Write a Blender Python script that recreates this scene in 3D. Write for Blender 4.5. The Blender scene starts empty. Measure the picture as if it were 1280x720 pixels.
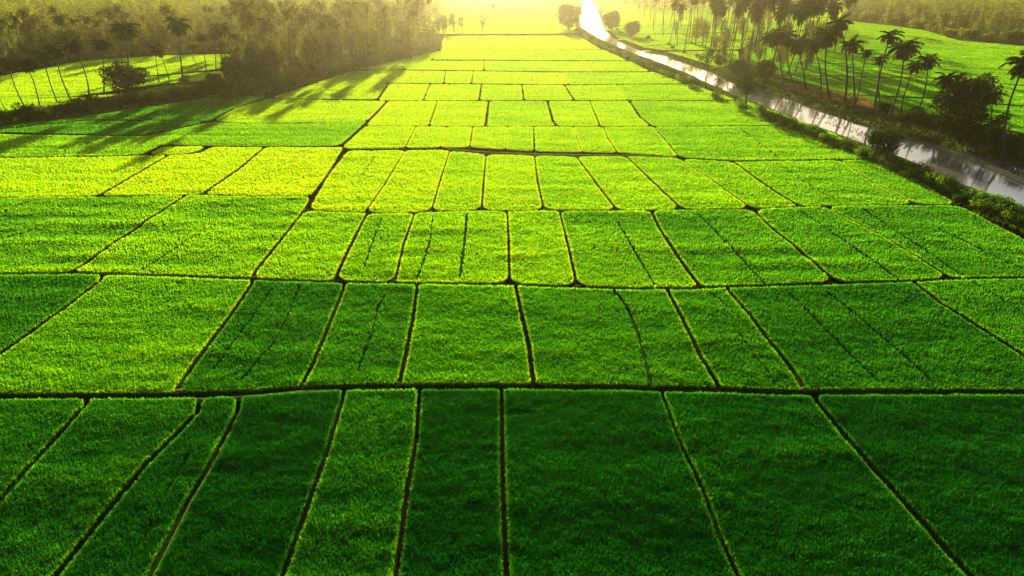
import bpy, math, random
import numpy as np
from math import radians as R, sin, cos, tan, pi
rng = np.random.default_rng(7)
random.seed(7)
col = bpy.context.scene.collection
scene = bpy.context.scene

# ------------------------------------------------------------------ camera
H, F, PITCH = 30.0, 800.0, R(26.0)
cam = bpy.data.objects.new('camera', bpy.data.cameras.new('camera'))
cam.data.lens = 36 * F / 1280; cam.data.sensor_width = 36
cam.data.clip_start = 0.5; cam.data.clip_end = 8000
cam.location = (0, 0, H); cam.rotation_euler = (pi/2 - PITCH, 0, 0)
col.objects.link(cam); scene.camera = cam

def ray(px, py):
    x = (px-640)/F; u = -(py-360)/F
    return np.array([x, cos(PITCH)+u*sin(PITCH), -sin(PITCH)+u*cos(PITCH)])
def at(px, py, z=0.0):
    d = ray(px, py); t = (z-H)/d[2]
    return np.array([d[0]*t, d[1]*t])
def at_depth(px, py, Y):
    d = ray(px, py); t = Y/d[1]
    return d[0]*t, H+d[2]*t
def proj(x, y, z):
    dz = z-H
    zc = y*cos(PITCH) - dz*sin(PITCH)
    yc = y*sin(PITCH) + dz*cos(PITCH)
    return 640+F*x/zc, 360-F*yc/zc

# ------------------------------------------------------------------ materials
def mat(name):
    m = bpy.data.materials.new(name); m.use_nodes = True
    m.node_tree.nodes.clear(); return m, m.node_tree.nodes, m.node_tree.links
def noise(n, l, scale, detail=4, coord=None, rough=0.6, dist=0.0):
    t = n.new('ShaderNodeTexNoise'); t.inputs['Scale'].default_value = scale
    t.inputs['Detail'].default_value = detail; t.inputs['Roughness'].default_value = rough
    t.inputs['Distortion'].default_value = dist
    if coord is not None: l.new(coord, t.inputs['Vector'])
    return t.outputs['Fac']
def ramp(n, l, fac, stops):
    r = n.new('ShaderNodeValToRGB'); e = r.color_ramp.elements
    while len(e) < len(stops): e.new(0.5)
    for k, (p, c) in enumerate(stops): e[k].position = p; e[k].color = (*c, 1)
    l.new(fac, r.inputs['Fac']); return r.outputs['Color']
def math_(n, l, op, a, b):
    m = n.new('ShaderNodeMath'); m.operation = op
    for i, v in enumerate((a, b)):
        if isinstance(v, (int, float)): m.inputs[i].default_value = v
        else: l.new(v, m.inputs[i])
    return m.outputs[0]
def leafy(name, stops, trans=0.5, bright=1.5, gloss=0.04, scale=0.25, attr='tint', amp=0.35, rough=0.55):
    m, n, l = mat(name)
    g = n.new('ShaderNodeNewGeometry'); a = n.new('ShaderNodeAttribute'); a.attribute_name = attr
    nz = noise(n, l, scale, 3, g.outputs['Position'])
    f = math_(n, l, 'ADD', a.outputs['Fac'], math_(n, l, 'MULTIPLY', math_(n, l, 'SUBTRACT', nz, 0.5), amp))
    c = ramp(n, l, f, stops)
    d = n.new('ShaderNodeBsdfDiffuse'); l.new(c, d.inputs['Color'])
    t = n.new('ShaderNodeBsdfTranslucent')
    mul = n.new('ShaderNodeMix'); mul.data_type = 'RGBA'; mul.blend_type = 'MULTIPLY'
    mul.inputs['Factor'].default_value = 1
    l.new(c, mul.inputs[6]); mul.inputs[7].default_value = (bright*0.9, bright, bright*0.3, 1)
    l.new(mul.outputs[2], t.inputs['Color'])
    mx = n.new('ShaderNodeMixShader'); mx.inputs[0].default_value = trans
    l.new(d.outputs[0], mx.inputs[1]); l.new(t.outputs[0], mx.inputs[2])
    gl = n.new('ShaderNodeBsdfGlossy'); gl.inputs['Roughness'].default_value = rough
    gl.inputs['Color'].default_value = (0.8, 0.9, 0.5, 1)
    m2 = n.new('ShaderNodeMixShader'); m2.inputs[0].default_value = gloss
    l.new(mx.outputs[0], m2.inputs[1]); l.new(gl.outputs[0], m2.inputs[2])
    o = n.new('ShaderNodeOutputMaterial'); l.new(m2.outputs[0], o.inputs['Surface'])
    return m
def solid(name, stops, scale=1.0, rough=0.9, spec=0.3, bump=0.0, detail=6, bscale=None, dist=0.0):
    m, n, l = mat(name)
    g = n.new('ShaderNodeNewGeometry')
    nz = noise(n, l, scale, detail, g.outputs['Position'], dist=dist)
    c = ramp(n, l, nz, stops)
    p = n.new('ShaderNodeBsdfPrincipled'); l.new(c, p.inputs['Base Color'])
    p.inputs['Roughness'].default_value = rough
    p.inputs['Specular IOR Level'].default_value = spec
    if bump:
        b = n.new('ShaderNodeBump'); b.inputs['Strength'].default_value = 1; b.inputs['Distance'].default_value = bump
        l.new(noise(n, l, bscale or scale*4, 5, g.outputs['Position']), b.inputs['Height']); l.new(b.outputs[0], p.inputs['Normal'])
    o = n.new('ShaderNodeOutputMaterial'); l.new(p.outputs[0], o.inputs['Surface'])
    return m

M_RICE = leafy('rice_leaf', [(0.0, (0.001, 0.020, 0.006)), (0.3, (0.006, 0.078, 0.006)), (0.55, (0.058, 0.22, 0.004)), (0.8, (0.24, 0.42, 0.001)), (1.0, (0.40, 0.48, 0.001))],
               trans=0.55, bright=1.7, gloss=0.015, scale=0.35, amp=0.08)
M_PADDY = solid('paddy_mud', [(0.3, (0.008, 0.030, 0.006)), (0.7, (0.015, 0.06, 0.006))], 3, 1.0, 0.0, 0.03)
M_MUD = solid('wet_ditch_mud', [(0.3, (0.0030, 0.0030, 0.0018)), (0.55, (0.0084, 0.0066, 0.0036)), (0.8, (0.0210, 0.0144, 0.0072))], 0.9, 1.0, 0.0, 0.08)
M_GRASSY = solid('meadow_floor', [(0.25, (0.0150, 0.0250, 0.0060)), (0.5, (0.0300, 0.0550, 0.0075)), (0.75, (0.0650, 0.0750, 0.0150))], 0.12, 1.0, 0.0, 0.3, 8, 0.8)
M_DRY = solid('dry_grass_floor', [(0.25, (0.0700, 0.0630, 0.0140)), (0.5, (0.1680, 0.0980, 0.0245)), (0.75, (0.2380, 0.1400, 0.0350))], 0.15, 1.0, 0.0, 0.2, 8, 0.8)
M_PATH = solid('pale_bund_earth', [(0.25, (0.07, 0.09, 0.015)), (0.5, (0.14, 0.14, 0.035)), (0.8, (0.22, 0.18, 0.07))], 1.6, 0.95, 0.0, 0.06)
M_BANK = solid('grassy_bank_earth', [(0.25, (0.014, 0.026, 0.005)), (0.5, (0.035, 0.055, 0.008)), (0.75, (0.075, 0.075, 0.018))], 0.3, 0.95, 0.0, 0.3, 8, 1.2)
M_BARK = solid('palm_bark', [(0.3, (0.028, 0.028, 0.02)), (0.7, (0.08, 0.075, 0.05))], 2.5, 0.9, 0.15, 0.03)
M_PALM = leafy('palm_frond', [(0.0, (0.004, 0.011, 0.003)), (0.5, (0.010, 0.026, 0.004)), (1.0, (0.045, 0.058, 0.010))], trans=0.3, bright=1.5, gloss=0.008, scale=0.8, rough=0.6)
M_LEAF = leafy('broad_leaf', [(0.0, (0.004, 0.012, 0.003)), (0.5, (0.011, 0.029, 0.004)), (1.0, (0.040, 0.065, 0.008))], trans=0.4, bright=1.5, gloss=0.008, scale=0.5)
M_WOOD = leafy('far_wood_leaf', [(0.0, (0.022, 0.030, 0.008)), (0.5, (0.085, 0.090, 0.020)), (1.0, (0.22, 0.20, 0.045))], trans=0.5, bright=1.5, gloss=0.01, scale=0.12, amp=0.5)  # paler than M_PALM and M_LEAF: sunlit, hazy look painted into the leaves
M_HEDGE = leafy('hedge_leaf', [(0.0, (0.015, 0.04, 0.005)), (0.5, (0.05, 0.11, 0.008)), (1.0, (0.16, 0.24, 0.012))], trans=0.45, bright=1.5, gloss=0.01, scale=0.5)
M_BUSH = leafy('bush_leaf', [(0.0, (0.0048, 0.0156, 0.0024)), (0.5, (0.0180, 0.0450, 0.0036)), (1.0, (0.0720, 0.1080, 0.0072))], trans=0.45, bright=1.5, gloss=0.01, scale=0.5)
M_GRASS = leafy('bank_grass_blade', [(0.0, (0.0120, 0.0300, 0.0048)), (0.5, (0.0420, 0.0720, 0.0084)), (1.0, (0.1440, 0.1260, 0.0300))], trans=0.45, bright=1.4, gloss=0.03, scale=0.25, amp=0.6)

# ------------------------------------------------------------------ mesh helpers
def mesh_np(name, V, Fc, material, attr=None, smooth=False):
    V = np.asarray(V, np.float32).reshape(-1, 3); Fc = np.asarray(Fc, np.int32); k = Fc.shape[1]
    me = bpy.data.meshes.new(name)
    me.vertices.add(len(V)); me.vertices.foreach_set('co', V.ravel())
    me.loops.add(Fc.size); me.loops.foreach_set('vertex_index', Fc.ravel())
    me.polygons.add(len(Fc)); me.polygons.foreach_set('loop_start', np.arange(0, Fc.size, k, dtype=np.int32))
    if smooth: me.polygons.foreach_set('use_smooth', np.ones(len(Fc), bool))
    me.materials.append(material)
    if attr is not None:
        a = me.attributes.new('tint', 'FLOAT', 'POINT'); a.data.foreach_set('value', np.asarray(attr, np.float32))
    me.update(calc_edges=True); me.validate()
    return me
def mesh_py(name, V, Fc, material, smooth=False):
    me = bpy.data.meshes.new(name); me.from_pydata([tuple(map(float, v)) for v in V], [], Fc)
    me.materials.append(material)
    if smooth:
        for p in me.polygons: p.use_smooth = True
    me.update(); return me
def link(name, data, parent=None, loc=None):
    o = bpy.data.objects.new(name, data); col.objects.link(o)
    if parent is not None: o.parent = parent
    if loc is not None: o.location = loc
    return o
def tag(o, label=None, cat=None, group=None, kind=None):
    if label: o['label'] = label
    if cat: o['category'] = cat
    if group: o['group'] = group
    if kind: o['kind'] = kind
    return o

# ------------------------------------------------------------------ small noise
def vnoise(x, y, seed=0):
    xi = np.floor(x).astype(np.int64); yi = np.floor(y).astype(np.int64)
    fx = x-xi; fy = y-yi; fx = fx*fx*(3-2*fx); fy = fy*fy*(3-2*fy)
    def h(a, b):
        n = (a*374761393 + b*668265263 + seed*974711) & 0x7fffffff
        n = ((n ^ (n >> 13))*1274126177) & 0x7fffffff
        return ((n ^ (n >> 16)) & 0xffff)/65535.0
    return (h(xi, yi)*(1-fx)+h(xi+1, yi)*fx)*(1-fy)+(h(xi, yi+1)*(1-fx)+h(xi+1, yi+1)*fx)*fy

# ------------------------------------------------------------------ tufts
def tufts(P, zb, h, rad, w, tint, nb):
    """P n x 2; arrays h, rad, w, tint of n; nb arching blades each: one diamond quad a blade."""
    n = len(P); N = n*nb
    px = np.repeat(P[:, 0], nb); py = np.repeat(P[:, 1], nb)
    hh = np.repeat(h, nb)*rng.uniform(0.7, 1.15, N); rr = np.repeat(rad, nb)*rng.uniform(0.35, 1.2, N)
    ww = np.repeat(w, nb)*rng.uniform(0.6, 1.3, N)
    a = rng.uniform(0, 2*pi, N); ca, sa = np.cos(a), np.sin(a)
    b0 = 0.15
    V = np.empty((N, 4, 3), np.float32)
    V[:, 0, 0] = px+ca*rr*b0; V[:, 0, 1] = py+sa*rr*b0; V[:, 0, 2] = zb
    mx = px+ca*rr*0.5; my = py+sa*rr*0.5
    V[:, 1, 0] = mx-sa*ww/2; V[:, 1, 1] = my+ca*ww/2; V[:, 1, 2] = zb+hh*0.68
    V[:, 2, 0] = px+ca*rr; V[:, 2, 1] = py+sa*rr; V[:, 2, 2] = zb+hh
    V[:, 3, 0] = mx+sa*ww/2; V[:, 3, 1] = my-ca*ww/2; V[:, 3, 2] = zb+hh*0.68
    Fq = np.arange(N*4, dtype=np.int32).reshape(-1, 4)
    t = np.repeat(np.repeat(tint, nb)+rng.normal(0, 0.05, N), 4)
    return V.reshape(-1, 3), Fq, t

def inside(P, poly):
    x, y = P[:, 0], P[:, 1]; r = np.zeros(len(P), bool); n = len(poly)
    for i in range(n):
        x1, y1 = poly[i]; x2, y2 = poly[(i+1) % n]
        c = (y1 > y) != (y2 > y)
        if c.any(): r ^= c & (x < (x2-x1)*(y-y1)/((y2-y1) or 1e-9)+x1)
    return r
def dist_line(P, line, closed=False):
    d = np.full(len(P), 1e9); n = len(line)
    for i in range(n if closed else n-1):
        a = np.asarray(line[i]); b = np.asarray(line[(i+1) % n]); ab = b-a
        t = np.clip(((P-a)@ab)/max(ab@ab, 1e-9), 0, 1)
        d = np.minimum(d, np.hypot(*(P-a-t[:, None]*ab).T))
    return d

def offset_poly(P, W):
    """P list of world points (edge i from P[i] to P[i+1] is moved inward by W[i])."""
    P = [np.asarray(p, float) for p in P]; n = len(P)
    area = sum(P[i][0]*P[(i+1) % n][1]-P[(i+1) % n][0]*P[i][1] for i in range(n))
    s = 1 if area > 0 else -1
    nor = []
    for i in range(n):
        d = P[(i+1) % n]-P[i]; d = d/max(np.hypot(*d), 1e-9); nor.append(np.array([-d[1], d[0]])*s)
    out = []
    for i in range(n):
        n1, n2, w1, w2 = nor[i-1], nor[i], W[i-1], W[i]
        det = n1[0]*n2[1]-n1[1]*n2[0]
        if abs(det) < 0.15: out.append(P[i]+(n1*w1+n2*w2)/2*1.02)
        else:
            v = np.array([(w1*n2[1]-w2*n1[1])/det, (n1[0]*w2-n2[0]*w1)/det])
            m = np.hypot(*v); lim = 4*max(w1, w2)
            if m > lim: v = v/m*lim
            out.append(P[i]+v)
    return out
def round_poly(P, r):
    n = len(P); out = []
    for i in range(n):
        a, b, c = P[i-1], P[i], P[(i+1) % n]
        u = a-b; v = c-b; lu, lv = np.hypot(*u), np.hypot(*v)
        if lu < 1e-6 or lv < 1e-6: continue
        cs = (u@v)/lu/lv
        if cs < -0.86: out.append(b); continue
        k = min(r, lu*0.42, lv*0.42); p = b+u/lu*k; q = b+v/lv*k
        for t in np.linspace(0, 1, 6): out.append((1-t)**2*p+2*t*(1-t)*b+t*t*q)
    return out

ZP = -0.42                                                  # top of the paddy soil; the leaf tips end near z = 0
PLOTS = []
def sizes(y):
    """m per rendered pixel, view elevation at world y."""
    S = np.hypot(y, H); th = np.arctan2(H, y)
    return S/640.0, th
def make_plot(pxpoly, widths, tint, label, group, furrows=(), rnd=1.1, wave=1.0, dens=1.0):
    W = [at(*p) for p in pxpoly]
    poly = round_poly(offset_poly(W, [w_+(0.05 if w_ else 0) for w_ in widths]), rnd)
    poly = [p for p in poly]
    A = np.array(poly)
    # soil bed: a low slab with sloping sides
    cx, cy = A.mean(0)
    n = len(A)
    out = np.array(offset_poly(list(A), [-0.10]*n))
    V = [(*p, ZP) for p in A] + [(*p, -0.62) for p in out]
    Fc = [list(range(n))]+[[i, n+i, n+(i+1) % n, (i+1) % n] for i in range(n)]
    area = sum(A[i][0]*A[(i+1) % n][1]-A[(i+1) % n][0]*A[i][1] for i in range(n))
    if area < 0: Fc[0].reverse()
    assert len(label.split()) <= 16, label
    root = link('rice_plot', None, None, (float(cx), float(cy), 0))
    tag(root, label, 'rice plot', group)
    V = [(v[0]-cx, v[1]-cy, v[2]) for v in V]
    link('soil_bed', mesh_py('soil_bed', V, Fc, M_PADDY), root)
    # tufts on a lattice whose pitch follows the distance
    pts = []
    y = A[:, 1].min(); ymax = A[:, 1].max()
    xlo, xhi = A[:, 0].min(), A[:, 0].max()
    while y < ymax:
        p, th = sizes(max(y, 5))
        sx = 1.3*p/dens; sy = min(1.3*p/sin(th), (0.5 if y < 90 else 0.36)*0.42/tan(th))/dens
        # only what the camera could see, with a margin
        k = (y*cos(PITCH)+H*sin(PITCH))/F
        a, b = max(xlo, -760*k), min(xhi, 760*k)
        if b > a:
            x = np.arange(a, b, sx)+rng.uniform(0, sx)
            pts.append(np.c_[x+rng.uniform(-.4, .4, len(x))*sx, y+rng.uniform(-.4, .4, len(x))*sy])
        y += sy
    P = np.concatenate(pts) if pts else np.zeros((0, 2))
    if len(P):
        P = P[inside(P, A)]
    # rim tufts
    rim = []
    for i in range(n):
        a, b = A[i], A[(i+1) % n]; L = np.hypot(*(b-a)); p, _ = sizes(max((a[1]+b[1])/2, 5)); m = int(L/(1.5*p))+1
        t = (np.arange(m)+0.5)/m; rim.append(a+(b-a)*t[:, None])
    Q = np.concatenate(rim); qx, qy = proj(Q[:, 0], Q[:, 1], 0*Q[:, 0])
    Q = Q[(qx > -130) & (qx < 1410) & (qy < 800)]
    Q = Q+(np.array([cx, cy])-Q)/np.maximum(np.hypot(*(np.array([cx, cy])-Q).T), 1e-6)[:, None]*rng.uniform(0, .12, len(Q))[:, None]
    P = np.concatenate([P, Q])
    if not len(P): return root
    px, py = proj(P[:, 0], P[:, 1], 0*P[:, 0]); P = P[py < 815]
    dE = dist_line(P, A, True)
    hmul = np.ones(len(P))
    keep = np.ones(len(P), bool)
    for (line, fw) in furrows:
        L = [at(*q) for q in line]; d = dist_line(P, L)
        keep &= d > (fw*1.05+.02)*rng.uniform(0.9, 1.1, len(P))
    P, dE = P[keep], dE[keep]
    p, th = sizes(P[:, 1])
    x, y = P[:, 0], P[:, 1]
    w1 = vnoise(x*0.10, y*0.45, 3)-.5; w2 = vnoise(x*0.45, y*0.9, 5)-.5; w3 = vnoise(x*1.5, y*1.9, 9)-.5
    hh = 0.42*rng.uniform(.9, 1.08, len(x))*(1+wave*(0.34*w1+0.16*w2)+0.2*w3)
    e = np.clip(1-dE/np.maximum(0.30, 1.1*p), 0, 1)*np.clip(1.5-p/.22, .15, 1)
    hh = hh*(1-0.15*e)
    tn = tint+0.28*e**1.5+0.09*wave*w1+0.06*w2+0.06*w3+rng.normal(0, .03, len(x))  # edge term paints the backlit rim glow into the leaf tint
    tn = tn+0.07*(vnoise(x*0.06+9, y*0.06+3, 21)-.5)
    w = np.maximum(0.035, 0.6*p)
    rad = np.maximum(0.145, np.where(p > .13, 1.9, 1.6)*p)
    V, Fq, t = tufts(P, ZP, hh, rad, w, tn, 7)
    V[:, 0] -= cx; V[:, 1] -= cy
    o = link('rice_leaves', mesh_np('rice_leaves', V, Fq, M_RICE, t), root)
    PLOTS.append((label, len(P)))
    return root

def yc(curve, x):
    xs = [p[0] for p in curve]; ys = [p[1] for p in curve]; return float(np.interp(x, xs, ys))
def seg(curve, x0, x1):
    return [(x0, yc(curve, x0))]+[p for p in curve if x0+3 < p[0] < x1-3]+[(x1, yc(curve, x1))]
ORD = ['first', 'second', 'third', 'fourth', 'fifth', 'sixth', 'seventh', 'eighth', 'ninth', 'tenth', 'eleventh', 'twelfth']
def shade(t): return 'deep green' if t < 0.2 else 'mid green' if t < 0.38 else 'fresh green' if t < 0.55 else 'bright lime' if t < 0.78 else 'glowing yellow-green'
def row(top, bot, divs, hwT, hwB, tints, where, furrows={}, rnd=1.1, wave=1.0, ends=(0.2, 0.2), where2=None):
    """divs: (half width, [points top to bottom]) from left to right, the row's two ends among them."""
    n = len(divs)-1
    for i in range(n):
        hl, L = divs[i]; hr, Rr = divs[i+1]
        L = [(L[0][0], yc(top, L[0][0]))]+L[1:-1]+[(L[-1][0], yc(bot, L[-1][0]))]
        Rr = [(Rr[0][0], yc(top, Rr[0][0]))]+Rr[1:-1]+[(Rr[-1][0], yc(bot, Rr[-1][0]))]
        T = seg(top, L[0][0], Rr[0][0]); B = seg(bot, L[-1][0], Rr[-1][0])[::-1]
        poly = []; w = []
        for chain, hw in ((T, hwT), (Rr, hr), (B, hwB), (L[::-1], hl)):
            for q in chain[:-1]: poly.append(q); w.append(hw)
        t = tints[i]  # plot's own green, plus foreground gloom and far brightness painted in
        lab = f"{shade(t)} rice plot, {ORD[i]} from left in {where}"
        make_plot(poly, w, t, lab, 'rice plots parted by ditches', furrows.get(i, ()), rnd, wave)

H1 = [(-420, 495), (0, 493), (200, 492), (240, 491), (320, 489), (360, 485), (420, 482), (500, 481), (640, 481), (760, 482), (830, 484), (900, 485), (1000, 488), (1280, 488), (1750, 487)]
H2 = [(-420, 341), (0, 341), (100, 340), (200, 343), (310, 347), (400, 350), (500, 352), (640, 354), (720, 357), (790, 359), (860, 359), (900, 357), (960, 355), (1050, 352), (1147, 349), (1210, 346), (1280, 345), (1600, 342)]
H3R = [(381, 261), (420, 263), (452, 264), (495, 265), (537, 263), (602, 261), (640, 262), (681, 261), (770, 262), (852, 260), (940, 259.5), (995, 257), (1085, 254.5), (1215, 255)]
H3L = [(-420, 247), (0, 245.5), (120, 244), (250, 242), (320, 244), (389, 244)]
H4R = [(424, 182), (435, 185), (505, 184), (587, 183), (665, 188), (720, 189), (777, 190), (847, 195), (920, 200), (960, 199), (1060, 198), (1110, 197)]
D4R = [(431, 189), (440, 187), (505, 186), (550, 186), (607, 192), (720, 194), (790, 194), (847, 197), (920, 201), (1060, 199), (1110, 198)]
D4L = [(-420, 197), (0, 196), (125, 195), (180, 193), (225, 193), (250, 190), (264, 183), (330, 182), (431, 183)]
BOT = [(-420, 800), (1900, 800)]
# bottom row
row(H1, BOT, [(0, [(-400, 495), (-760, 800)]),
    (.23, [(108, 495), (108, 502), (60, 555), (0, 622), (-160, 800)]),
    (.24, [(250, 495), (247, 512), (215, 545), (183, 577), (130, 640), (70, 717), (10, 800)]),
    (.20, [(300, 495), (296, 512), (267, 570), (233, 627), (187, 717), (147, 800)]),
    (.17, [(430, 482), (428, 497), (410, 557), (387, 623), (353, 717), (322, 800)]),
    (.17, [(524, 482), (524, 492), (520, 547), (507, 623), (495, 713), (483, 800)]),
    (.17, [(627, 482), (627, 493), (628, 580), (630, 647), (633, 717), (637, 800)]),
    (.14, [(827, 484), (829, 493), (847, 543), (880, 613), (900, 667), (922, 717), (956, 800)]),
    (.24, [(1016, 489), (1022, 500), (1060, 547), (1120, 613), (1173, 673), (1213, 717), (1285, 800)]),
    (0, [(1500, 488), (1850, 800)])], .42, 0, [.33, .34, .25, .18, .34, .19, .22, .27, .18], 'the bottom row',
    {2: [([(235, 565), (210, 610), (195, 640), (175, 680)], .09)]}, rnd=1.7)
row(H2, H1, [(0, [(-100, 341), (-330, 495)]),
    (.27, [(130, 341), (125, 349), (82, 382), (0, 440), (-75, 493)]),
    (.24, [(316, 347), (314, 354), (295, 382), (262, 427), (237, 460), (222, 483), (220, 492)]),
    (.2, [(431, 351), (429, 360), (412, 402), (392, 450), (379, 476), (375, 484)]),
    (.2, [(521, 352), (521, 359), (515, 402), (507, 442), (500, 472), (497, 481)]),
    (.22, [(644, 354), (645, 360), (652, 390), (661, 430), (666, 472), (668, 480)]),
    (.22, [(834, 359), (836, 364), (855, 400), (877, 445), (897, 477), (900, 485)]),
    (.24, [(908, 357), (912, 363), (940, 395), (960, 422), (985, 452), (1005, 482), (1009, 488)]),
    (.30, [(1141, 349), (1147, 354), (1177, 377), (1222, 405), (1280, 442), (1350, 488)]),
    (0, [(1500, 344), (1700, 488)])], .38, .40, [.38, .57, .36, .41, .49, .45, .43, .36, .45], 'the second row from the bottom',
    {2: [([(340, 360), (335, 365), (320, 388), (267, 459)], .10), ([(375, 355), (360, 392), (342, 427), (320, 452), (300, 475)], .10)],
     3: [([(505, 361), (482, 367), (472, 382), (465, 415), (455, 440), (447, 462)], .10)],
     5: [([(767, 360), (785, 385), (797, 415), (805, 442), (812, 470), (815, 482)], .17)],
     6: [([(886, 362), (910, 382)], .14), ([(925, 417), (945, 445), (960, 462), (970, 480)], .08)],
     7: [([(982, 360), (1027, 405), (1067, 445), (1097, 475)], .12), ([(1032, 362), (1080, 400), (1130, 442), (1167, 477)], .14)],
     8: [([(1215, 350), (1247, 370), (1280, 390), (1360, 440)], .13)]}, rnd=1.8)
G0a = [(389, 244), (383, 258), (352, 297), (320, 337), (314, 347)]
row(H3L, H2, [(0, [(-220, 246), (-300, 341)]), (.36, [(234, 242), (195, 267), (150, 297), (88, 340)]), (.26, G0a)],
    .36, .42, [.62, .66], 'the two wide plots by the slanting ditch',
    {1: [([(270, 280), (230, 302), (177, 336)], .14)], 0: [([(37, 250), (0, 265), (-30, 280)], .15), ([(50, 283), (0, 297)], .13)]}, wave=1.7)
row(H3R, H2, [(.26, [(381, 262), (352, 297), (320, 337), (314, 347)]),
    (.26, [(459, 265), (440, 302), (417, 349)]), (.2, [(519, 264), (505, 302), (493, 351)]),
    (.2, [(634, 262), (636, 305), (637, 354)]), (.2, [(699, 262), (710, 305), (722, 357)]),
    (.28, [(813, 261), (828, 290), (845, 315), (876, 359)]), (.30, [(941, 260), (960, 279), (1010, 320), (1048, 352)]),
    (.24, [(1030, 257), (1107, 295), (1192, 346)]), (.1, [(1198, 255), (1310, 314), (1385, 344)])],
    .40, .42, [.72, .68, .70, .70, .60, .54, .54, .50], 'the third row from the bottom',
    {1: [([(477, 272), (467, 297), (454, 335)], .12)],
     2: [([(541, 270), (537, 302), (522, 345)], .12), ([(583, 267), (581, 300), (577, 327), (575, 345)], .18)],
     4: [([(772, 275), (790, 307), (819, 355)], .14)],
     5: [([(872, 265), (907, 300), (955, 352)], .16)],
     6: [([(1000, 262), (1060, 302), (1125, 348)], .17)],
     7: [([(1082, 262), (1135, 297), (1202, 342)], .18), ([(1165, 280), (1235, 315), (1290, 340)], .16)]}, rnd=1.8, wave=1.3)
row(D4L, H3L, [(0, [(-160, 197), (-260, 246)]), (.42, [(211, 193), (122, 243)]), (.42, [(332, 182), (300, 209), (252, 242)]),
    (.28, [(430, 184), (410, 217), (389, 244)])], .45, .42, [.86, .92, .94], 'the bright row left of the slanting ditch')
row(D4R, H3R, [(.28, [(433, 187), (410, 217), (384, 261)]), (.22, [(507, 187), (480, 230), (456, 264)]), (.22, [(562, 187), (550, 225), (539, 262)]),
    (.24, [(608, 192), (605, 220), (602, 260)]), (.24, [(668, 193), (672, 225), (680, 261)]), (.28, [(720, 194), (747, 230), (772, 262)]),
    (.32, [(783, 194), (815, 225), (853, 260)]), (.26, [(850, 197), (895, 227), (940, 259)]), (.36, [(916, 201), (960, 232), (999, 257)]),
    (.26, [(1050, 199), (1092, 227), (1147, 255)]), (.1, [(1104, 198), (1198, 255)])], .42, .42,
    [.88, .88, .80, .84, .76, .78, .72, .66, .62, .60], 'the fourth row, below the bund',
    {8: [([(972, 204), (1015, 232), (1052, 252)], .14)], 0: [([(470, 192), (446, 228)], .1)]}, rnd=1.8)
# fifth row
R5T = [(455, 156), (617, 157), (697, 156.5), (815, 157), (960, 156), (1010, 155)]
row(R5T, H4R, [(.3, [(457, 156), (427, 182)]), (.24, [(520, 157), (506, 184)]), (.18, [(559, 157), (550, 184)]), (.26, [(591, 157), (587, 183)]),
    (.16, [(634, 157), (632, 185)]), (.3, [(667, 157), (668, 188)]), (.18, [(716, 156), (728, 189)]), (.26, [(754, 157), (760, 172), (772, 190)]),
    (.28, [(817, 157), (837, 180), (849, 195)]), (.1, [(1018, 155), (1108, 198)])], .9, .5,
    [.90, .88, .87, .84, .80, .82, .80, .78, .68], 'the fifth row, above the bund', {8: [([(925, 159), (960, 185), (975, 197)], .16)]})
R6T = [(482, 125), (640, 124.5), (880, 124.5), (950, 125)]
row(R6T, R5T, [(.3, [(486, 125), (457, 156)]), (.35, [(547, 125), (536, 156)]), (.5, [(611, 124.5), (607, 157)]), (.5, [(684, 124.5), (691, 150), (697, 156)]),
    (.35, [(737, 124.5), (750, 157)]), (.5, [(786, 124.5), (800, 145), (815, 157)]), (.1, [(930, 125), (1014, 155)])], 1.3, .8,
    [.92, .90, .82, .84, .82, .72], 'the sixth row from the bottom')
R7T = [(400, 101), (480, 103), (720, 105), (855, 104), (900, 104)]
row(R7T, R6T, [(.45, [(487, 103), (472, 125)]), (.45, [(538, 103), (529, 125)]), (.5, [(602, 104), (599, 125)]), (.45, [(652, 104), (655, 125)]),
    (.5, [(705, 105), (718, 125)]), (.25, [(770, 105), (785, 125)]), (.1, [(860, 104), (922, 125)])], 1.8, 1.2,
    [.94, .93, .90, .88, .86, .78], 'the seventh row from the bottom')
R8T = [(440, 86), (535, 87), (700, 89), (830, 89)]
row(R8T, R7T, [(.1, [(500, 87), (430, 102)]), (.45, [(557, 87), (555, 103)]), (.45, [(592, 88), (589, 104)]), (.3, [(700, 89), (712, 105)]), (.1, [(815, 89), (856, 104)])],
    2.2, 1.6, [.92, .95, .92, .84], 'the eighth row, in the glow')
R9T = [(480, 74), (605, 74.5), (800, 75.5)]
row(R9T, R8T, [(.1, [(535, 74), (505, 86)]), (.5, [(605, 74), (605, 88)]), (.1, [(786, 75), (812, 89)])], 2.6, 2.0, [.92, .88], 'the narrow hazy ninth row')
R10T = [(500, 61), (605, 62), (760, 61)]
row(R10T, R9T, [(.1, [(560, 61), (540, 74)]), (.3, [(605, 62), (605, 74)]), (.1, [(752, 61), (784, 75)])], 3.0, 2.4, [.92, .90], 'the narrow hazy tenth row')
R11T = [(540, 44), (605, 44), (726, 44)]
row(R11T, R10T, [(.1, [(556, 44), (552, 61)]), (.1, [(722, 44), (750, 61)])], 1.0, .8, [.92], 'the row under the far dark bund')
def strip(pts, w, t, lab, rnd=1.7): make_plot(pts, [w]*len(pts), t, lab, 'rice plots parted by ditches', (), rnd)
strip([(-140, 198), (-40, 166), (180, 169.5), (262, 151.5), (310, 154), (370, 153), (461, 149), (426, 181), (330, 181.5), (262, 180.5), (202, 180), (178, 192), (125, 194), (0, 195)], .4, .68,  # tint lowered: part of the palms' shade is painted into the leaves
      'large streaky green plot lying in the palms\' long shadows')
strip([(204, 182), (259, 182), (247, 189), (225, 192), (183, 192)], .35, .85, 'tiny curved wedge of lime rice between two ditches')
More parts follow.
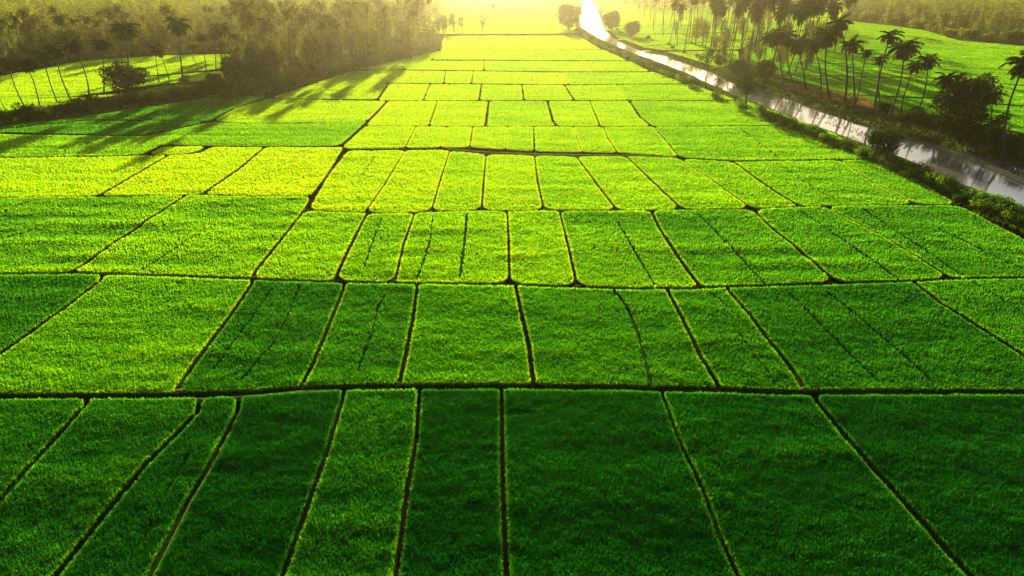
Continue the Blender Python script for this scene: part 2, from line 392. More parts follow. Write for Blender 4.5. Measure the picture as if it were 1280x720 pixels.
strip([(-120, 164), (0, 161), (111, 150), (187, 150), (258, 151), (176, 168), (0, 164), (-40, 165)], .35, .5, 'thin shadowed green strip below the first dark ditch on the left')  # darker tint adds painted shade to the cast shadow
strip([(-100, 166), (0, 157), (90, 147), (200, 131), (285, 118), (333, 121), (292, 134), (262, 150), (187, 148.5), (111, 148), (0, 160)], .4, .5,  # shade below the hedge partly painted as a darker leaf tint
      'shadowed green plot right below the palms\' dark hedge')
strip([(266, 150), (294, 134), (336, 123), (484, 125.5), (461, 149), (370, 152), (310, 153)], .4, .88, 'yellow-green plot with a curved lower ditch beside the low bushes')
strip([(338, 122), (390, 104), (425, 99), (485, 103.5), (472, 123)], .5, .88, 'lime plot crossed by thin tree shadows below the grove')
strip([(395, 103), (440, 88), (500, 86), (428, 101), (405, 102)], .4, .8, 'narrow shaded wedge of rice along the grove')
strip([(445, 86), (545, 64), (560, 61), (538, 74), (503, 86)], .4, .85, 'shaded wedge of rice at the corner of the grove')
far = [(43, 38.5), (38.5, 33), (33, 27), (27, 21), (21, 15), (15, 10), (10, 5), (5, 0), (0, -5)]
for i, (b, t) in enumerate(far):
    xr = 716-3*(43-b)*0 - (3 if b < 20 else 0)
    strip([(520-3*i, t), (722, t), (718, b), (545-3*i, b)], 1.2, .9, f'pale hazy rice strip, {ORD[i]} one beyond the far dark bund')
# fields behind the canal palms
rb = [(1040, 150, 1420, 215), None]
LR = [[(1062, 26), (1110, 31), (1160, 38), (1200, 50), (1290, 58), (1400, 68)],
      [(1007, 37), (1116, 42), (1206, 56), (1290, 64), (1400, 74)],
      [(957, 47), (1134, 56), (1268, 67), (1400, 79)],
      [(927, 61), (1140, 69.5), (1260, 75), (1400, 90)],
      [(927, 76), (1170, 82), (1250, 86), (1400, 103)],
      [(960, 93), (1170, 97), (1280, 106), (1400, 121)],
      [(1065, 118), (1170, 122), (1280, 132), (1400, 146)],
      [(1125, 140), (1200, 150), (1300, 172), (1400, 190)]]
for i in range(len(LR)-1):
    strip(LR[i]+LR[i+1][::-1], 1.9, .72-.02*i, f'lime field strip behind the canal palms, {ORD[i]} below the far wood')
for i, (a, b) in enumerate([((755, 32, 1056, 26), (768, 43, 1004, 37)), ((768, 44, 1004, 38), (800, 57, 954, 47)), ((800, 58, 954, 48), (830, 62, 924, 61)), ((832, 64, 924, 63), (900, 84, 924, 78))]):
    strip([(a[0], a[1]), (a[2], a[3]), (b[2], b[3]), (b[0], b[1])], .8, .8, f'glowing rice strip under the canal grove, {ORD[i]} from its far end')
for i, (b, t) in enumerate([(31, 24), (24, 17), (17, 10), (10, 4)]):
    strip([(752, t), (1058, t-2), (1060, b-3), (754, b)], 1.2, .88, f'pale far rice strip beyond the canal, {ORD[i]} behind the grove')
# field behind the left palms
strip([(-120, 128), (90, 119.5), (200, 104), (300, 96), (330, 84), (180, 96), (100, 117), (0, 121.5), (-120, 125)], .3, .82, 'narrow lime strip just behind the left palm row')
strip([(-120, 150), (0, 141), (100, 127), (150, 117), (92, 121), (0, 123.5), (-120, 130)], .3, .85, 'sunlit lime strip at the feet of the left palms')
strip([(-120, 123), (0, 120.5), (98, 116), (180, 94), (330, 80), (320, 66), (200, 69), (100, 76), (0, 95), (-120, 106)], .4, .88, 'wide sunlit lime field between left palms and wood')

# ------------------------------------------------------------------ ground, canal
ZW = -1.5
left_px = [(1271, 264), (1227, 245), (1167, 221), (1123, 201), (1078, 183), (1019, 163), (944, 132), (923, 124), (871, 100), (833, 84), (791, 68), (755, 53), (727, 35), (724, 22), (727, 12), (729, 4), (728, 0), (727, -6)]
right_px = [(1340, 226), (1280, 208), (1197, 187), (1126, 169), (1093, 160), (1034, 140), (959, 114), (928, 109), (889, 89), (858, 78), (820, 65), (791, 52), (765, 40), (753, 31), (749, 20), (745, 10), (741, 3), (737, -2)]
Lw = np.array([at(*p, ZW) for p in left_px]); Rw = np.array([at(*p, ZW) for p in right_px])
ys = np.concatenate([np.arange(-250, 60, 30.), np.arange(60, 300, 4.), np.arange(300, 900, 20.), np.arange(900, 2600, 120.)])
def ext(A, y):
    o = np.argsort(A[:, 1]); A = A[o]
    x = np.interp(y, A[:, 1], A[:, 0]); s = (A[1, 0]-A[0, 0])/(A[1, 1]-A[0, 1])
    return np.where(y < A[0, 1], A[0, 0]+s*(y-A[0, 1]), x)
xl, xr = ext(Lw, ys), ext(Rw, ys)
xl = xl+(vnoise(ys*.12, ys*0, 4)-.5)*1.0; xr = np.maximum(xr+(vnoise(ys*.14, ys*0+7, 6)-.5)*1.5, xl+4)
cols = [-2600, -800, -300, -100]
V = []; nr = len(ys)
for j, y in enumerate(ys):
    base = [(min(c, xl[j]-8-2*(4-i)), y, -0.55) for i, c in enumerate(cols)]
    base += [(xl[j]-3.0, y, -0.55), (xl[j]-2.2, y, -0.30), (xl[j]-1.0, y, -0.32), (xl[j]+0.6, y, ZW-0.6), (xr[j]-0.6, y, ZW-0.6), (xr[j]+1.2, y, -0.6), (xr[j]+4.5, y, -0.35), (xr[j]+9, y, -0.55)]
    base += [(max(c, xr[j]+20+i*5), y, -0.55) for i, c in enumerate([100, 300, 900, 2600])]
    V += base
nc = len(base)
Fg = [[j*nc+i, j*nc+i+1, (j+1)*nc+i+1, (j+1)*nc+i] for j in range(nr-1) for i in range(nc-1)]
gm = mesh_py('ground', V, Fg, M_MUD); gm.materials.append(M_BANK)
k = 0
for j in range(nr-1):
    for i in range(nc-1):
        if 4 <= i <= nc-5: gm.polygons[k].material_index = 1
        k += 1
tag(link('ground', gm), 'dark wet mud ground showing in the ditches and canal banks', kind='structure')
mw, n, l = mat('canal_water')
p = n.new('ShaderNodeBsdfPrincipled'); p.inputs['Base Color'].default_value = (0.10, 0.10, 0.075, 1)
p.inputs['Roughness'].default_value = 0.08; p.inputs['Specular IOR Level'].default_value = 1.0; p.inputs['IOR'].default_value = 1.5
g = n.new('ShaderNodeNewGeometry'); b = n.new('ShaderNodeBump'); b.inputs['Distance'].default_value = 0.02; b.inputs['Strength'].default_value = 0.5
l.new(noise(n, l, 1.2, 3, g.outputs['Position']), b.inputs['Height']); l.new(b.outputs[0], p.inputs['Normal'])
o = n.new('ShaderNodeOutputMaterial'); l.new(p.outputs[0], o.inputs['Surface'])
Vw = []; 
for j in range(nr): Vw += [(xl[j]+0.02, ys[j], ZW), (xr[j]+0.1, ys[j], ZW)]
tag(link('canal_water', mesh_py('canal_water', Vw, [[2*j, 2*j+1, 2*j+3, 2*j+2] for j in range(nr-1)], mw)), 'calm canal water shining with the low sun', kind='structure')

def sheet(name, px, z, material, label, sub=6):
    W = []
    m = len(px)
    for i in range(m):
        a, b = np.array(px[i]), np.array(px[(i+1) % m])
        for t in range(sub): W.append(at(*(a+(b-a)*t/sub)))
    W = [w+rng.normal(0, 0.12, 2) for w in W]
    A = sum(W[i][0]*W[(i+1) % len(W)][1]-W[(i+1) % len(W)][0]*W[i][1] for i in range(len(W)))
    f = list(range(len(W)));  f = f if A > 0 else f[::-1]
    nn = len(W)
    Vv = [(*w, z) for w in W]+[(*w, -0.7) for w in W]
    return tag(link(name, mesh_py(name, Vv, [f]+[[i, nn+i, nn+(i+1) % nn, (i+1) % nn] for i in range(nn)], material)), label, kind='structure')
def bund(pts, w, z, label, material=M_PATH):
    """a raised earth path along a traced line, w metres wide, slightly domed."""
    P = [at(*p) for p in pts]; Q = []
    for a, b in zip(P, P[1:]):
        m = max(2, int(np.hypot(*(b-a))/0.8))
        for t in range(m): Q.append(a+(b-a)*t/m)
    Q.append(P[-1]); Q = np.array(Q)
    T = np.gradient(Q, axis=0); T /= np.hypot(*T.T)[:, None]; N = np.c_[-T[:, 1], T[:, 0]]
    ww = w*(0.8+0.5*vnoise(Q[:, 0]*1.1, Q[:, 1]*1.1, 31))/2
    Vv = []
    for q, nn_, h in zip(Q, N, ww):
        for s, dz in ((-1.5, -0.7), (-1, z-.06), (-.4, z), (.4, z), (1, z-.06), (1.5, -0.7)):
            Vv.append((*(q+nn_*h*s), dz))
    Fc = [[i*6+k, (i+1)*6+k, (i+1)*6+k+1, i*6+k+1] for i in range(len(Q)-1) for k in range(5)]
    return tag(link('path', mesh_py('path', Vv, Fc, material)), label, kind='structure')
bund([(228, 495), (262, 495), (330, 490.5), (372, 486), (420, 484.5)], .32, -.22, 'pale earth path along the ditch below the second row')
bund([(318, 356), (290, 400), (262, 437), (243, 462), (228, 486)], .22, -.22, 'thin pale path beside the slanting ditch')
bund([(560, 184.5), (607, 188.5), (665, 191), (720, 192), (790, 192.5), (845, 196)], .9, -.15, 'broad pale bund crossing the field')
bund([(1042, 530), (1080, 572), (1125, 622), (1175, 679), (1225, 735)], .14, -.3, 'thin stony bund along the right slanting ditch')
bund([(291, 530), (268, 572), (236, 625), (190, 715), (175, 745)], .14, -.3, 'thin stony bund along the left slanting ditch')
bund([(540, 44), (605, 43.5), (722, 43.2)], 3.0, .5, 'far dark grassy bund across the hazy fields', M_BANK)
sheet('land', [(-200, 100), (0, 90), (100, 74), (200, 67), (330, 62), (335, 84), (300, 97), (200, 107), (330, 112), (440, 92), (548, 63), (556, 30), (500, 4), (-300, 4)], -.40, M_GRASSY, 'shaded grassy floor of the left wood')
sheet('land', [(-200, 150), (0, 142), (100, 128), (200, 107), (250, 106), (330, 105), (330, 120), (200, 131), (90, 147), (0, 157), (-200, 168)], -.36, M_BANK, 'earthy strip under the left palm row')
sheet('land', [(1060, 24), (1110, 30), (1160, 37), (1200, 49), (1290, 57), (1420, 68), (1500, 0), (1060, 0)], -.41, M_GRASSY, 'grassy floor of the far right wood')
sheet('land', [(985, 103), (1040, 108), (1110, 120), (1108, 138), (1060, 128), (1000, 114), (975, 108)], -.30, M_DRY, 'strip of orange dry grass at the feet of the canal palms')

# ------------------------------------------------------------------ plants: prototypes
def tube(path, radii, k=7, V=None, Fc=None):
    V = [] if V is None else V; Fc = [] if Fc is None else Fc; b = len(V)
    for i, (p, r) in enumerate(zip(path, radii)):
        p = np.asarray(p, float); t = np.asarray(path[min(i+1, len(path)-1)], float)-np.asarray(path[max(i-1, 0)], float); t /= max(np.linalg.norm(t), 1e-9)
        u = np.cross(t, (0.3, 1, 0.1)); u /= np.linalg.norm(u); v = np.cross(t, u)
        for a in range(k): V.append(p+r*(cos(2*pi*a/k)*u+sin(2*pi*a/k)*v))
    for i in range(len(path)-1):
        for a in range(k): Fc.append([b+i*k+a, b+i*k+(a+1) % k, b+(i+1)*k+(a+1) % k, b+(i+1)*k+a])
    return V, Fc
def palm_proto(ht, r, seed, nf=20, fl=3.2, tall=1.0):
    rs = np.random.default_rng(seed)
    bend = rs.uniform(.3, 1.0); a0 = rs.uniform(0, 2*pi)
    path = []; rad = []
    for i in range(13):
        t = i/12; path.append((bend*cos(a0)*sin(pi*t)*1.0, bend*sin(a0)*sin(pi*t), ht*t))
        rad.append(r*(1.5-.9*t**.4 + (0.06 if i % 2 else 0)))
    V, Fc = tube(path, rad, 7)
    trunk = mesh_py('trunk', V, Fc, M_BARK, True)
    top = np.array(path[-1]); VV = []; FF = []; tn = []
    for f in range(nf):
        az = f*2.399963+rs.uniform(-.3, .3); q = f/(nf-1)
        el = R(82)-R(125)*q**.9+rs.uniform(-.12, .12)         # from nearly upright to hanging
        L = fl*rs.uniform(.8, 1.1)*(1.1 if q < .6 else .85)
        dirh = np.array([cos(az), sin(az), 0]); side = np.array([-sin(az), cos(az), 0])
        ns = 13; P = top.copy(); pts = [P.copy()]; e = el
        for s in range(ns):
            P = P+(dirh*cos(e)+np.array([0, 0, sin(e)]))*L/ns; pts.append(P.copy()); e -= R(7.5)*(1 if e > R(-70) else 0)
        tint0 = .45+.3*rs.uniform(-1, 1)+(.25 if q > .85 else 0)
        for s in range(ns):                                    # rachis
            a, b = pts[s], pts[s+1]; w = .045*(1-s/ns)+.012; i0 = len(VV)
            VV += [a-side*w, a+side*w, b+side*w, b-side*w]; FF.append([i0, i0+1, i0+2, i0+3]); tn += [.8]*4
        for s in range(1, ns*2):
            u = s/2; i = int(u); fr = u-i
            if i >= ns: break
            p = pts[i]*(1-fr)+pts[i+1]*fr; d = pts[i+1]-pts[i]; d /= np.linalg.norm(d)
            ll = fl*.27*math.sin(pi*min(1, (s+2)/(ns*2+2)))**.6*rs.uniform(.8, 1.15)
            for sg in (-1, 1):
                tip = p+side*sg*ll*.72+d*ll*.45+np.array([0, 0, -ll*rs.uniform(.25, .8)])
                w = d*.12; i0 = len(VV); m = (p+tip)/2+np.array([0, 0, ll*.08])
                VV += [p, m-w, tip, m+w]; FF.append([i0, i0+1, i0+2, i0+3]); tn += [tint0+rs.uniform(-.12, .12)]*4
    crown = mesh_np('crown', np.array(VV), np.array(FF), M_PALM, tn)
    # coconut cluster under the crown
    V, Fc = [], []
    for kk in range(6):
        a = kk*1.05; c = top+np.array([.28*cos(a), .28*sin(a), -.28-.1*(kk % 2)])
        tube([c+(0, 0, -.15), c+(0, 0, -.08), c+(0, 0, .06), c+(0, 0, .14)], [.03, .13, .12, .03], 6, V, Fc)
    nuts = mesh_py('coconuts', V, Fc, M_BARK, True)
    return dict(h=ht, parts=[('trunk', trunk), ('crown', crown), ('coconuts', nuts)])
def leaf_cloud(clumps, per, size, rs, flat=.7):
    VV = []; tn = []
    for (c, r, t0) in clumps:
        n_ = int(per*(r**2)); d = rs.normal(size=(n_, 3)); d /= np.linalg.norm(d, axis=1)[:, None]
        rr = r*rs.uniform(.45, 1.0, n_)**.5*(1+.25*rs.normal(size=n_)*.5)
        p = np.asarray(c)+d*rr[:, None]*np.array([1, 1, flat])
        a = rs.normal(size=(n_, 3)); a /= np.linalg.norm(a, axis=1)[:, None]
        b = np.cross(a, rs.normal(size=(n_, 3))); b /= np.linalg.norm(b, axis=1)[:, None]
        s = size*rs.uniform(.6, 1.4, n_)[:, None]
        VV.append(np.stack([p-a*s, p-b*s*.5, p+a*s, p+b*s*.5], 1)); tn.append(np.repeat(t0+rs.normal(0, .12, n_), 4))
    V = np.concatenate(VV).reshape(-1, 3); return V, np.arange(len(V), dtype=np.int32).reshape(-1, 4), np.concatenate(tn)
def tree_proto(ht, cr, seed, leaf=.22, ncl=22, trunk_r=.25, vert=.8, clear=.3, per=60):
    rs = np.random.default_rng(seed)
    V, Fc = tube([(0, 0, 0), (.1, .05, ht*.2), (.0, .1, ht*clear), (.15, 0, ht*.6), (.1, .1, ht*.85)], [trunk_r*1.4, trunk_r, trunk_r*.85, trunk_r*.5, trunk_r*.15], 8)
    cl = []
    zc = ht*(clear+1)/2; hz = ht*(1-clear)/2
    for i in range(ncl):
        d = rs.normal(size=3); d /= np.linalg.norm(d); rr = rs.uniform(.35, 1)**.5
        c = np.array([d[0]*cr*rr*.8, d[1]*cr*rr*.8, zc+d[2]*hz*rr*.85]); r = cr*rs.uniform(.22, .42)
        cl.append((c, r, .45+.3*rs.uniform(-1, 1)))
        if i < 9:
            s = np.array([0.1, 0, ht*rs.uniform(clear*.9, .6)]); tube([s, (s+c)/2+(0, 0, .3), c], [trunk_r*.5, trunk_r*.3, .04], 5, V, Fc)
    trunk = mesh_py('trunk', V, Fc, M_BARK, True)
    v, f, t = leaf_cloud(cl, per, leaf, rs, vert)
    return dict(h=ht, parts=[('trunk', trunk), ('crown', mesh_np('crown', v, f, M_LEAF, t))])
def bush_proto(w, h, seed, per=150, leaf=.13, m=None):
    rs = np.random.default_rng(seed); cl = []
    for i in range(9):
        a = rs.uniform(0, 2*pi); q = rs.uniform(0, .7)*w/2
        r = w*rs.uniform(.2, .32); cl.append(((q*cos(a), q*sin(a), rs.uniform(.25, .8)*h), r, .45+.3*rs.uniform(-1, 1)))
    v, f, t = leaf_cloud(cl, per, leaf, rs, .75); v[:, 2] = np.maximum(v[:, 2], -.3)
    return mesh_np('bush', v, f, m or M_BUSH, t)
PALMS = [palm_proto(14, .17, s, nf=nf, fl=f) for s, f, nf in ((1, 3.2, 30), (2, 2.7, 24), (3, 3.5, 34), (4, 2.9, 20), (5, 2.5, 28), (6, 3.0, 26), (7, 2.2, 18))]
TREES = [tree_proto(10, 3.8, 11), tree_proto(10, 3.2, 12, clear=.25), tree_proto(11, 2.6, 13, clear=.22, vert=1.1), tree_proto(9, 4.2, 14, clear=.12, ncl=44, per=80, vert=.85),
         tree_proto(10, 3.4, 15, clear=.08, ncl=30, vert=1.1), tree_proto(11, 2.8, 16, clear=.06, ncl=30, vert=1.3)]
HEDGES = [bush_proto(3, 1.8, s, m=M_HEDGE) for s in (25, 26, 27)]
FARB = [bush_proto(6, 4, s, per=40, leaf=.35, m=M_WOOD) for s in (28, 29, 30)]
BUSHES = [bush_proto(3, 1.8, s) for s in (21, 22, 23, 24)]

def place(proto, name, x, y, z, scale, label, cat, group, lean=(0, 0), rz=None, sxy=1.0):
    """lean = world (dx, dz) from the foot to the crown, else upright."""
    root = link(name, None, None, (float(x), float(y), float(z)))
    tag(root, label, cat, group)
    rz = random.uniform(0, 2*pi) if rz is None else rz
    from mathutils import Matrix, Vector, Quaternion
    q = Vector((0, 0, 1)).rotation_difference(Vector((lean[0], lean[1], 1)).normalized())
    root.rotation_mode = 'QUATERNION'; root.rotation_quaternion = q @ Quaternion((0, 0, 1), rz)
    root.scale = (scale*sxy, scale*sxy, scale)
    for nm, me in proto['parts']:
        o = bpy.data.objects.new(nm, me); o.parent = root; col.objects.link(o)
    return root
def palm_px(base, crown, label, group='palms of the front rows', k=None, zb=-.4):
    x, y = at(*base, zb); cxx, cz = at_depth(*crown, y)
    ht = cz-zb; pr = PALMS[(k if k is not None else random.randrange(7))]
    return place(pr, 'coconut_palm', x, y, zb, max(.3, math.hypot(ht, cxx-x)/14), label, 'palm', group, lean=((cxx-x)/ht, random.uniform(-.05, .05)), sxy=1.12)

LP = [((8, 140), (-10, 100), 'short palm cut by the left edge of the picture'),
      ((32, 136), (12, 78), 'slanting palm, first full one from the left in the left row'),
      ((50, 134), (33, 80), 'slanting palm, second full one from the left in the left row'),
      ((72, 129), (56, 70), 'slanting palm, third full one from the left in the left row'),
      ((88, 124), (70, 62), 'slanting palm, fourth full one from the left in the left row'),
      ((112, 119), (90, 57), 'tall slanting palm with bare trunk before the sunlit field'),
      ((130, 116), (127, 55), 'upright heavy-headed palm left of the round dark tree'),
      ((199, 104), (193, 60), 'low palm right behind the round dark tree'),
      ((213, 106), (200, 66), 'leaning thin palm right of the round dark tree'),
      ((229, 104), (223, 30), 'tallest straight palm left of the grove'),
      ((248, 88), (241, 58), 'small far palm beside the tallest straight palm'),
      ((258, 91), (252, 46), 'second slim palm right of the tallest one'),
      ((270, 87), (268, 44), 'third slim palm right of the tallest one'),
      ((283, 95), (275, 36), 'fourth slim palm right of the tallest one'),
      ((296, 90), (292, 46), 'slim palm touching the grove\'s dark trees'),
      ((160, 108), (156, 36), 'palm rising behind the round dark tree')]
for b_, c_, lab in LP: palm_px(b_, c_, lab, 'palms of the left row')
RP = [((980, 108), (966, 45), 'first curved palm of the canal row, at the grove'), ((994, 111), (984, 46), 'second palm of the canal row'), ((1008, 115), (997, 55), 'third palm of the canal row, low crown'),
      ((1026, 123), (1016, 55), 'fourth palm of the canal row, bare curved trunk'), ((1038, 126), (1033, 44), 'fifth palm of the canal row, straight trunk'), ((1056, 130), (1049, 28), 'tallest palm of the canal row'),
      ((1069, 132), (1063, 55), 'seventh palm, right of the tallest in the canal row'), ((1070, 128), (1083, 66), 'low slanting palm behind the seventh of the canal row'),
      ((1093, 141), (1112, 44), 'tall palm leaning right before the far lime field'), ((1100, 128), (1100, 74), 'low bushy palm with drooping head behind the leaning one'),
      ((1109, 150), (1132, 60), 'thick leaning palm in the middle of the canal row'), ((1125, 146), (1145, 82), 'short palm under the thick leaning one'),
      ((1145, 147), (1161, 76), 'leaning palm with wide fronds left of the round dark tree'), ((1150, 147), (1178, 118), 'half fallen thin palm propped beside the round tree'),
      ((1172, 170), (1185, 98), 'pale slim palm touching the round dark tree'), ((1233, 192), (1240, 118), 'low palm between the round tree and the right edge'),
      ((1254, 197), (1278, 78), 'large palm at the right edge over the canal'), ((1215, 165), (1206, 105), 'palm trunk rising before the round dark tree')]
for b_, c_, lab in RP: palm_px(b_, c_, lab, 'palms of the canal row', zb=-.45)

def scatter(poly_px, n, mind, z=-.4, even=False):
    """n spots in the traced plot, at least mind metres apart; even = thicker towards the near edge, as the groves stand."""
    W = np.array([at(*p, z) for p in poly_px]); out = []
    Q = np.array(poly_px, float); lo, hi = (Q.min(0), Q.max(0)) if even else (W.min(0), W.max(0)); tries = 0
    while len(out) < n and tries < 60000:
        tries += 1; q = rng.uniform(lo, hi)
        if not inside(q[None], Q if even else W)[0]: continue
        if even: q = at(*q, z)
        if any((q[0]-o[0])**2+(q[1]-o[1])**2 < mind**2 for o in out): continue
        out.append(q)
    return out
def other_leaves(protos, m):
    out = []
    for p in protos:
        parts = []
        for nm, me in p['parts']:
            if nm == 'crown': me = me.copy(); me.materials[0] = m
            parts.append((nm, me))
        out.append(dict(h=p['h'], parts=parts))
    return out
FPALMS, FTREES = other_leaves(PALMS, M_WOOD), other_leaves(TREES, M_WOOD)  # same crowns in the leaf colour with sunlight painted in
def grove(poly, n, mind, hs, label, group, lean=.1, sxy=1.0, far=False):
    for q in scatter(poly, n, mind, even=True):
        ht = random.uniform(*hs); p = (FPALMS if far else PALMS)[random.randrange(7)]
        place(p, 'coconut_palm', q[0], q[1], -.45, ht/14, label, 'palm', group, lean=(random.uniform(-lean, lean)-.03*(q[0] < 0), random.uniform(-lean, lean)), sxy=14/ht*sxy)
def trees(poly, n, mind, hs, label, group, zs=-.45, kinds=(1, 2, 4, 5, 4, 5), sxy=1.0, far=False):
    for q in scatter(poly, n, mind, even=True):
        ht = random.uniform(*hs); p = (FTREES if far else TREES)[random.choice(kinds)]
        place(p, 'leafy_tree', q[0], q[1], zs, ht/10, label, 'tree', group, lean=(random.uniform(-.05, .05), random.uniform(-.05, .05)), sxy=sxy*random.uniform(.8, 1.1))
# left grove (near corner) and the wood behind the lime field
NG = [(300, 96), (335, 106), (440, 86), (548, 61), (556, 40), (430, 42), (310, 56)]
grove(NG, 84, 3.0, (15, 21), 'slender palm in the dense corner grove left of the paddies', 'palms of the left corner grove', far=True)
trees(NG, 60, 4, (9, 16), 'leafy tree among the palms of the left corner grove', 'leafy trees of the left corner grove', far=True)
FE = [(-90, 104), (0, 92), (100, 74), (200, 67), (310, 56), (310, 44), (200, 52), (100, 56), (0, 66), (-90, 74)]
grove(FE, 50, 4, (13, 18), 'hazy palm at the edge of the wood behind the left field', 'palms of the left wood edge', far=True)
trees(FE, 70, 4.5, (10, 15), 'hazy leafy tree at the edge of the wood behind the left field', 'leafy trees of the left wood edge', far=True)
trees([(545, 46), (560, 44), (580, 42), (578, 38), (548, 38)], 6, 5, (9, 12), 'hazy tree standing loose at the grove\'s far corner', 'loose trees at the grove corner', sxy=.7)
# canal grove
CG = [(786, 22), (812, 44), (860, 66), (910, 84), (968, 104), (1020, 96), (1056, 66), (1062, 34), (980, 20), (860, 14)]
grove(CG, 112, 3.2, (17, 24), 'slender bare-trunked palm in the dense canal grove', 'palms of the canal grove', lean=.07, sxy=1.0)
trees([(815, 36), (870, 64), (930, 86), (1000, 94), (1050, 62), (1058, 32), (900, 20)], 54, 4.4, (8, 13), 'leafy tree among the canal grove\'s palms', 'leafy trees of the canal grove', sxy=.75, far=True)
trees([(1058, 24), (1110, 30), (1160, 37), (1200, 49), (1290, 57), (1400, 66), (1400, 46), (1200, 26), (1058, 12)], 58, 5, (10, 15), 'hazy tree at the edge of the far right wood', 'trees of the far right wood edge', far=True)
def one_tree(px, top, k, label, sxy=1.0, zb=-.45, name='leafy_tree'):
    x, y = at(*px, zb); _, z = at_depth(*top, y); p = TREES[k]
    place(p, name, x, y, zb, (z-zb)/p['h']*1.02, label, 'tree', None, lean=((at_depth(*top, y)[0]-x)/(z-zb), 0), sxy=sxy)
one_tree((157, 120), (157, 78), 3, 'round dark tree in the left palm row', 1.5)
one_tree((1206, 172), (1208, 90), 3, 'round dark tree beside the canal on the right', .95)
one_tree((318, 106), (320, 58), 0, 'dark spreading tree at the grove\'s near corner', 1.1)
one_tree((340, 98), (338, 45), 2, 'dark upright tree behind the grove\'s near corner', 1.0)
one_tree((603, 41), (603, 16), 2, 'lone slim tree on the far dark bund', .8)
one_tree((617, 21), (617, 4), 0, 'tiny faint tree far beyond the dark bund', .8)
one_tree((711, 37), (711, 4), 3, 'hazy round tree at the canal\'s far left bank', 1.25)
one_tree((764, 38), (765, 13), 3, 'hazy round tree at the canal\'s far right bank', 1.2)
one_tree((790, 46), (791, 26), 3, 'smaller hazy round tree right of the far canal', 1.3)
one_tree((932, 134), (932, 82), 1, 'dark leafy tree hanging over the far canal bank', 1.0, -.9)
one_tree((900, 90), (900, 66), 0, 'dark bushy tree left of the one over the water', 1.1)
one_tree((925, 98), (925, 74), 3, 'low dark tree on the bank, up left of the one over the water', 1.2)
one_tree((958, 100), (958, 74), 3, 'low dark tree between the orange strip and the one over the water', 1.2)
one_tree((884, 88), (884, 62), 0, 'dark spreading tree at the canal grove\'s near edge', 1.3)
one_tree((1106, 200), (1106, 158), 3, 'dense bushy tree growing in the near canal hedge', 1.1, -.5)
one_tree((1250, 182), (1248, 138), 0, 'low leafy tree between two right edge palms', 1.0)

# hedges of single bushes
def bushes(pts, n, sz, spread, label, group, zb=-.5, kit=None):
    kit = kit or BUSHES
    P = [at(*p, zb) for p in pts]; L = [0]
    for a, b in zip(P, P[1:]): L.append(L[-1]+np.hypot(*(b-a)))
    for i in range(n):
        s = (i+random.uniform(.2, .8))/n*L[-1]
        x = float(np.interp(s, L, [p[0] for p in P])); y = float(np.interp(s, L, [p[1] for p in P]))
        o = link('bush', random.choice(kit), None, (x+random.gauss(0, spread), y+random.gauss(0, spread), zb))
        k = random.uniform(*sz); o.scale = (k*random.uniform(.9, 1.3), k*random.uniform(.9, 1.3), k*random.uniform(.8, 1.2)); o.rotation_euler.z = random.uniform(0, 6.28)
        tag(o, label, 'bush', group)
bushes([(-110, 164), (0, 153), (90, 142), (200, 125), (300, 112)], 50, (1.3, 2.0), 1.1, 'dark bush in the hedge under the left palms', 'bushes of the hedge under the left palms')
bushes([(300, 116), (340, 108), (440, 90), (548, 62)], 36, (1.2, 1.9), 1.2, 'bush in the low hedge along the corner grove', 'bushes of the hedge along the corner grove')
bushes([(285, 126), (330, 110)], 7, (1.1, 1.7), 1.2, 'big bush at the near end of the corner grove', 'big bushes at the grove\'s near end')
bushes([(1300, 292), (1225, 259), (1160, 230), (1100, 204), (1040, 181), (960, 148)], 76, (.82, 1.2), .5, 'bush in the hedge on the canal\'s near bank', 'bushes of the near canal hedge', kit=HEDGES)
bushes([(960, 150), (900, 125), (850, 102), (790, 76), (745, 56), (722, 42)], 34, (.8, 1.35), .7, 'low bush on the canal\'s near bank farther off', 'low bushes of the near canal bank', kit=HEDGES)
bushes([(1330, 212), (1260, 190), (1200, 170), (1140, 150), (1108, 141)], 34, (1.0, 1.7), 1.6, 'dark bush under the canal palms on the far bank', 'bushes under the canal palms')
bushes([(960, 104), (900, 80), (850, 64), (790, 44), (756, 30)], 15, (.7, 1.2), 1.2, 'bush at the water\'s edge by the canal grove', 'bushes by the canal grove')

bushes([(-110, 100), (0, 90), (100, 73), (200, 66), (330, 60)], 20, (1.1, 1.3), 2, 'tall shrub at the foot of the wood behind the left field', 'shrubs at the left wood edge', kit=FARB)
bushes([(1056, 22), (1110, 29), (1160, 36), (1200, 48), (1290, 56), (1400, 66)], 28, (1.1, 1.5), 2, 'tall shrub at the foot of the far right wood', 'shrubs at the far right wood edge', kit=FARB)
trees([(284, 112), (350, 112), (352, 96), (290, 96)], 9, 3, (7, 11), 'tall dark tree in the cluster at the corner grove\'s near end', 'dark trees at the grove\'s near end', kinds=(4, 5, 3, 0))
trees([(215, 112), (290, 108), (290, 100), (215, 106)], 4, 5, (3.5, 5), 'small round tree between the thin palms left of the grove', 'small trees left of the corner grove', kinds=(3, 4), sxy=1.3)
